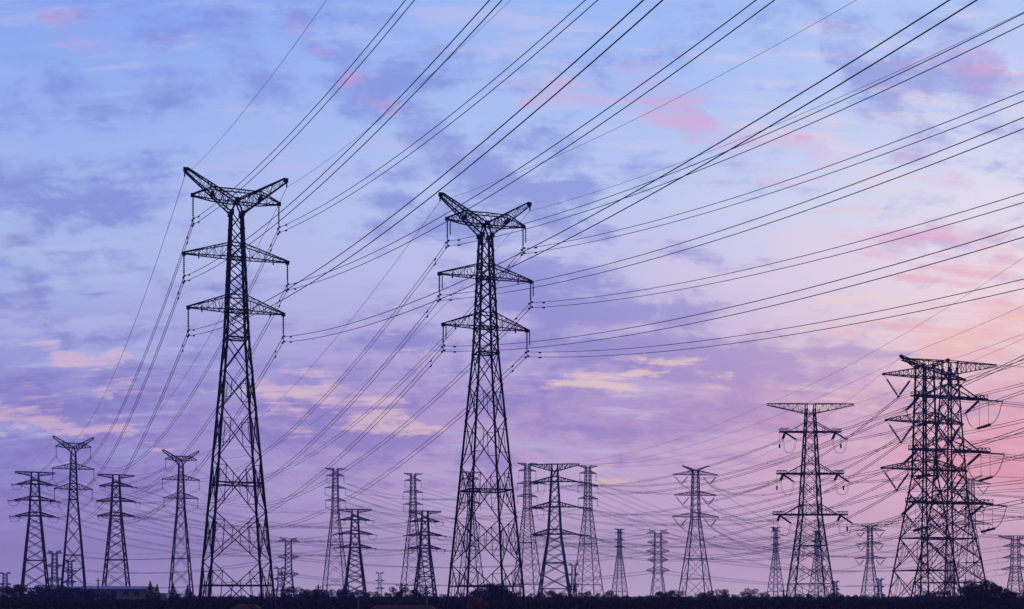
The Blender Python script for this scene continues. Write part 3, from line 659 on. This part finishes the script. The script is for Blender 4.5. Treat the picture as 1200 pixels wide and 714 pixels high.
# ------------------------------------------------------------------ trees
rnd = random.Random(7)
def leaf(bm, c, s, rn):
    a = Vector((rn.gauss(0,1), rn.gauss(0,1), rn.gauss(0,.8))).normalized(); b = a.cross(Vector((rn.gauss(0,1), rn.gauss(0,1), rn.gauss(0,1)))).normalized()
    vs = [bm.verts.new(c+a*s), bm.verts.new(c+b*s*.55), bm.verts.new(c-a*s), bm.verts.new(c-b*s*.55)]; bm.faces.new(vs)
def tree_meshes(seed, kind='round'):
    """one-metre-tall prototype: (crown bmesh, trunk bmesh)"""
    rn = random.Random(seed); cr = bmesh.new(); tr = bmesh.new()
    if kind == 'round':
        bar(tr, (0, 0, -.02), (.01, 0, .45), .05, .03)
        lobes = [(Vector((0, 0, .55)), .26)]
        for i in range(13):
            a = rn.uniform(0, 6.28); z = rn.uniform(.30, .92); r = rn.uniform(.08, .19); d = rn.uniform(.15, .46)*(1.15-abs(z-.5))
            c = Vector((d*math.cos(a), d*math.sin(a), z)); lobes.append((c, r)); bar(tr, (.005, 0, rn.uniform(.2,.4)), c, .022, .008)
        lobes.append((Vector((rn.uniform(-.08,.08), 0, .84)), .15))
        for c, r in lobes:
            for i in range(int(1300*r)):
                d = Vector((rn.gauss(0,1), rn.gauss(0,1), rn.gauss(0,1))).normalized()*r*rn.uniform(.45, 1.12)**.6
                d.z *= .85; leaf(cr, c+d, rn.uniform(.016, .034), rn)
    else:
        bar(tr, (0, 0, -.02), (0, 0, .97), .04, .006)
        for lay in range(26):
            z = .1+.88*lay/25; rr = (1-z)**.8*.27*rn.uniform(.75, 1.15)
            for i in range(int(18+90*rr/.27)):
                a = rn.uniform(0, 6.28); d = rr*rn.uniform(.2, 1.1)**.7; leaf(cr, Vector((d*math.cos(a), d*math.sin(a), z-d*.25+rn.uniform(-.02,.02))), rn.uniform(.014, .03), rn)
        for i in range(8):
            a = rn.uniform(0, 6.28); z = rn.uniform(.15, .7); bar(tr, (0, 0, z), (.2*(1-z)*math.cos(a), .2*(1-z)*math.sin(a), z-.02), .014, .005)
    return cr, tr
protos = []
def proto(seed, kind, lm):
    c, t = tree_meshes(seed, kind); mc = bpy.data.meshes.new('crown'); c.to_mesh(mc); c.free(); mc.materials.append(lm)
    mt = bpy.data.meshes.new('trunk'); t.to_mesh(mt); t.free(); mt.materials.append(BARK); return mc, mt
PR = [proto(10+i, 'round', LEAF[i % 3]) for i in range(7)]
PC = [proto(40+i, 'cone', LEAF[1]) for i in range(2)]
PO = proto(60, 'round', LEAF_O)
def tree(pr, x, y, h, w, label, group=None, name='broadleaf_tree', cat='tree', rz=None):
    r = empty(name, (x, y, 0), rnd.uniform(0, 6.28) if rz is None else rz); r.scale = (w, w, h); tag(r, label, cat, group)
    for nm, me in (('crown', pr[0]), ('trunk', pr[1])):
        o = bpy.data.objects.new(nm, me); COL.objects.link(o); o.parent = r
# skyline profile of the wood, in photo pixels (x, top y)
PROF = [(-60,687),(0,687),(50,688),(95,691),(140,694),(200,697),(230,700),(300,698),(325,697),(340,693),(362,690),(385,695),(410,691),(430,697),(445,697),(462,692),(485,694),(520,699),(545,699),(560,691),(575,684),(590,688),(600,697),(625,698),(640,697),(690,696),(705,700),(725,697),(745,700),(770,697),(782,693),(800,699),(830,695),(860,697),(900,698),(950,698),(1000,699),(1060,699),(1120,698),(1135,690),(1150,684),(1166,687),(1185,694),(1205,695),(1260,694)]
def top_at(px):
    for (a, ya), (b, yb) in zip(PROF, PROF[1:]):
        if px <= b: return ya+(yb-ya)*(px-a)/(b-a)
    return 695
marks = [(20,'the leftmost pylon'),(86,'the left Y-topped pylon'),(136,'the flat-topped pylon by the building'),(212,'the smallest Y-topped pylon'),(277,'the largest pylon'),(338,'the pale horned pylon'),(393,'the leftmost slim pylon'),(416,'the dark pylon beside it'),
         (445,'the tiny lone pylon'),(498,'the dark pylon left of centre'),(569,'the second large pylon'),(618,'the slim pylon right of it'),(650,'the central strain pylon'),(689,'the right slim pylon'),(726,'the lone hazy pylon'),(771,'the narrow horned pylon'),(815,'the lone V string pylon'),
         (909,'the hazy pylon right of centre'),(949,'the broad T-topped pylon'),(1019,'the small V string pylon'),(1065,'the nearest V string pylon'),(1111,'the largest T-topped pylon'),(1190,'the right edge pylon')]
GT = 'trees of the dark treeline'
px = -30; cnt = 0; used = set()
shape_w = ['rounded', 'ragged', 'low', 'bushy', 'lopsided', 'dense', 'sparse', 'flat-crowned']
while px < 1240:
    D = 520+rnd.uniform(-70, 90); y = top_at(px)-2.2+rnd.choice([rnd.uniform(-1, 2), rnd.uniform(-4, 1)]); h = Hp(y, D)
    w = h*rnd.uniform(.85, 1.15)
    if px > 118 and px < 205: D = 430; h = Hp(707 if px > 134 and px < 167 else top_at(px)+3, D); w = h*1.0
    m = min(marks, key=lambda m: abs(m[0]-px)); dx = px-m[0]
    pos = 'below' if abs(dx) < 5 else (('just ' if abs(dx) < 14 else 'well ' if abs(dx) > 28 else '')+('left of' if dx < 0 else 'right of'))
    i = 0
    while True:
        lb = f'{shape_w[(cnt+i) % 8]} dark treetop in the treeline {pos} {m[1]}'
        if lb not in used: break
        i += 1
        if i > 8: break
    used.add(lb)
    tree(PR[cnt % 7], X(px, D), D, h*1.02, w*1.05, lb, GT)
    cnt += 1; px += rnd.uniform(9.0, 14.5)
# distinct trees
tree(PC[0], X(176,420), 420, Hp(681,420), 9.0, 'taller pointed conifer in front of the building right end', 'conifers at the left', 'conifer', rz=0)
tree(PC[1], X(184,425), 425, Hp(684.5,425), 7.8, 'shorter pointed conifer leaning on the taller one by the building', 'conifers at the left', 'conifer')
tree(PC[1], X(203,400), 400, Hp(684,400), 9.5, 'pointed conifer under the left leg of the smallest Y-topped pylon', 'conifers at the left', 'conifer')
tree(PC[0], X(220,400), 400, Hp(686,400), 8.0, 'pointed conifer right beneath the smallest Y-topped pylon, nearest the largest pylon', 'conifers at the left', 'conifer')
tree(PR[2], X(577,380), 380, Hp(682,380), 7.5, 'tall rounded tree behind the legs of the second large pylon', None)
tree(PR[5], X(598,400), 400, Hp(692,400), 6.5, 'lower rounded tree at the right leg of the second large pylon', None)
tree(PR[3], X(1151,330), 330, Hp(682,330), 8.6, 'big rounded tree at the right foot of the largest T-topped pylon', None)
tree(PR[0], X(1174,335), 335, Hp(687.5,335), 7.5, 'rounded tree leaning against the big tree at lower right', None)
tree(PR[2], X(1139,345), 345, Hp(688,345), 6.5, 'low rounded tree left of the big tree at lower right', None)
tree(PR[4], X(370,400), 400, Hp(689.5,400), 7.0, 'high rounded tree right of the foot of the largest pylon', None)
tree(PR[6], X(783,430), 430, Hp(692.5,430), 8.0, 'rounded tree standing above the treeline by the narrow horned pylon', None)
tree(PO, X(557,235), 235, Hp(701,235)+.2, 4.6, 'orange autumn shrub at the foot of the second large pylon', None, 'autumn_shrub', 'shrub')
tree(PR[1], X(541,240), 240, Hp(704,240), 3.4, 'small dark bush left of the orange autumn shrub', None, 'bush', 'bush')

# undergrowth band and the far woodland: nobody could count them
def brush(name, label, D0, D1, h0, h1, x0, x1, n, s, m, seed, pxr=None):
    rn = random.Random(seed); bm = bmesh.new()
    for i in range(n):
        D = rn.uniform(D0, D1); x = rn.uniform(x0, x1)*D
        hh = h0+(h1-h0)*(.5+.5*noise.noise(Vector((x*.11, D*.05, seed))))
        z = hh*rn.random()**.55; 
        leaf(bm, Vector((x, D, z)), s*rn.uniform(.6, 1.3), rn)
    o = mesh_obj(name, bm, m); tag(o, label, 'undergrowth', None, 'stuff')
brush('undergrowth', 'continuous dark brush filling the ground below the treeline', 290, 420, 1.8, 2.8, -.42, .42, 42000, .42, LEAF[0], 3)
brush('undergrowth', 'continuous dark thicket between the trees of the treeline', 430, 640, 1.8, 3.2, -.42, .42, 42000, .6, LEAF[1], 5)
brush('distant_woodland', 'far unbroken belt of woodland on the horizon', 1250, 1400, 3, 6.0, -.42, .42, 26000, 1.3, LEAF[1], 9)

# ------------------------------------------------------------------ building
def box(bm, x0, x1, y0, y1, z0, z1): bmesh.ops.create_cube(bm, size=1, matrix=Matrix.Translation(((x0+x1)/2, (y0+y1)/2, (z0+z1)/2)) @ Matrix.Diagonal((x1-x0, y1-y0, z1-z0, 1)))
D = 560
bx0, bx1 = X(44, D), X(172, D)
b = empty('industrial_building', ((bx0+bx1)/2, D, 0)); tag(b, 'long low tan building with pale blue sheet roof behind the left trees', 'building')
hw = (bx1-bx0)/2
bm = bmesh.new(); box(bm, -hw, hw, 0, 16, 0, 7.0); mesh_obj('wall', bm, WALL, b)
bm = bmesh.new()
for s in (-1, 1):
    v = [bm.verts.new(p) for p in ((-hw-.5, 8+s*8.6, 7.05), (hw+.5, 8+s*8.6, 7.05), (hw+.5, 8, 8.2), (-hw-.5, 8, 8.2))]; bm.faces.new(v)
    v = [bm.verts.new(p) for p in ((-hw-.5, 8+s*8.6, 6.75), (hw+.5, 8+s*8.6, 6.75), (hw+.5, 8+s*8.6, 7.05), (-hw-.5, 8+s*8.6, 7.05))]; bm.faces.new(v)
for s in (-1, 1):
    v = [bm.verts.new(p) for p in ((s*(hw+.02), 0, 7.0), (s*(hw+.02), 16, 7.0), (s*(hw+.02), 8, 8.15))]; bm.faces.new(v)
mesh_obj('roof', bm, ROOFM, b)
for i in range(8):
    wx = hw-4.0-i*4.6
    bm = bmesh.new()
    for (a0, a1, c0, c1) in ((wx-1.2, wx+1.2, 6.1, 6.2), (wx-1.2, wx+1.2, 4.2, 4.3), (wx-1.2, wx-1.1, 4.3, 6.1), (wx+1.1, wx+1.2, 4.3, 6.1), (wx-.04, wx+.04, 4.3, 6.1)): box(bm, a0, a1, -.08, .05, c0, c1)
    f = mesh_obj('window', bm, WHITE, b); bm = bmesh.new(); box(bm, wx-1.1, wx+1.1, -.03, .02, 4.3, 6.1); mesh_obj('pane', bm, DARKW, f)
bm = bmesh.new(); box(bm, -1.4, 1.4, 0, 4, 0, 4.6); sh = empty('utility_cabin', (X(190, 430), 430, 0)); tag(sh, 'small pale cabin glimpsed between the conifers', 'cabin'); mesh_obj('wall', bm, WHITE, sh)
bm = bmesh.new(); box(bm, -1.6, 1.6, -.2, 4.2, 4.61, 4.8); mesh_obj('roof', bm, ROOFM, sh)
bm = bmesh.new(); box(bm, -.5, .5, -.06, .03, 0, 2.1); mesh_obj('door', bm, DARKW, sh)
def shed(px0, px1, py, D, label):
    x0, x1 = X(px0, D), X(px1, D); r = empty('shed', ((x0+x1)/2, D, 0)); tag(r, label, 'shed', None); w = (x1-x0)/2; zr = Hp(py, D)
    bm = bmesh.new(); box(bm, -w+.3, w-.3, 0, 5, 0, zr-.9); mesh_obj('wall', bm, WALL, r)
    bm = bmesh.new(); box(bm, -.5, .5, -.05, .02, 0, zr-1.1); mesh_obj('door', bm, DARKW, r)
    bm = bmesh.new()
    for s in (-1, 1):
        v = [bm.verts.new(p) for p in ((-w, 2.5+s*3, zr-.95), (w, 2.5+s*3, zr-.95), (w-1.2, 2.5, zr), (-w+1.2, 2.5, zr))]; bm.faces.new(v)
        v = [bm.verts.new(p) for p in ((s*w, -.5, zr-.95), (s*w, 5.5, zr-.95), (s*(w-1.2), 2.5, zr))]; bm.faces.new(v)
    mesh_obj('roof', bm, ROOFR, r)
shed(430, 512, 709, 215, 'low red-roofed shed at the bottom edge left of the second large pylon')
shed(268, 304, 708, 230, 'small brown-red roofed shed framed by the legs of the largest pylon')

# ------------------------------------------------------------------ utility poles
def pole(px, py, D, m, arms, label, w=.3):
    h = Hp(py, D); r = empty('utility_pole', (X(px, D), D, 0)); tag(r, label, 'utility pole', 'utility poles in front of the treeline')
    bm = bmesh.new(); tube(bm, [(0, 0, 0), (0, 0, h)], w/2, 8); bmesh.ops.create_cube(bm, size=w*.8, matrix=Matrix.Translation((0, 0, h))); mesh_obj('post', bm, m, r)
    for dz, ln in arms:
        bm = bmesh.new(); bar(bm, (-ln/2, 0, h-dz), (ln/2, 0, h-dz), .16); mesh_obj('crossarm', bm, WOODP, r)
        for s in (-1, 0, 1):
            bm = bmesh.new(); bmesh.ops.create_cone(bm, cap_ends=True, segments=8, radius1=.1, radius2=.05, depth=.3, matrix=Matrix.Translation((s*ln*.45, 0, h-dz+.23 if s else h+.2))); mesh_obj('insulator', bm, GLASS, r)
pole(373, 686, 300, WOODP, [(.5, 1.1)], 'dark utility pole right of the largest pylon')
pole(471, 684.5, 300, WOODP, [(.25, 2.7), (.9, 1.2)], 'dark utility pole with long crossbar below the pale slim pylon')
pole(500, 687, 270, CONC, [(.3, 1.9)], 'pale concrete utility pole left of the second large pylon')
pole(673, 686.5, 300, WOODP, [(.25, 2.0), (.9, 1.3)], 'dark utility pole right of the central strain pylon')
pole(918, 691, 320, WOODP, [(.4, 1.0)], 'slim utility pole left of the broad T-topped pylon')
pole(115, 679, 380, WOODP, [(.4, 1.2)], 'dark utility pole beside the flat-topped pylon at left', .34)
pole(420, 700, 280, CONC, [(.3, .8)], 'short pale utility pole under the dark flat-topped pylon', .26)

# ------------------------------------------------------------------ haze
bm = bmesh.new(); box(bm, -2600, 2600, -400, 2700, -1, 108)
hz = bpy.data.materials.new('haze_air'); hz.use_nodes = True; t = hz.node_tree; t.nodes.clear()
o_ = t.nodes.new('ShaderNodeOutputMaterial'); v_ = t.nodes.new('ShaderNodeVolumePrincipled')
v_.inputs['Color'].default_value = (.38, .31, .80, 1); v_.inputs['Density'].default_value = .00027; v_.inputs['Anisotropy'].default_value = .3
t.links.new(v_.outputs[0], o_.inputs['Volume'])
tag(mesh_obj('haze', bm, hz), 'thin violet evening haze over the plain', None, None, 'stuff')
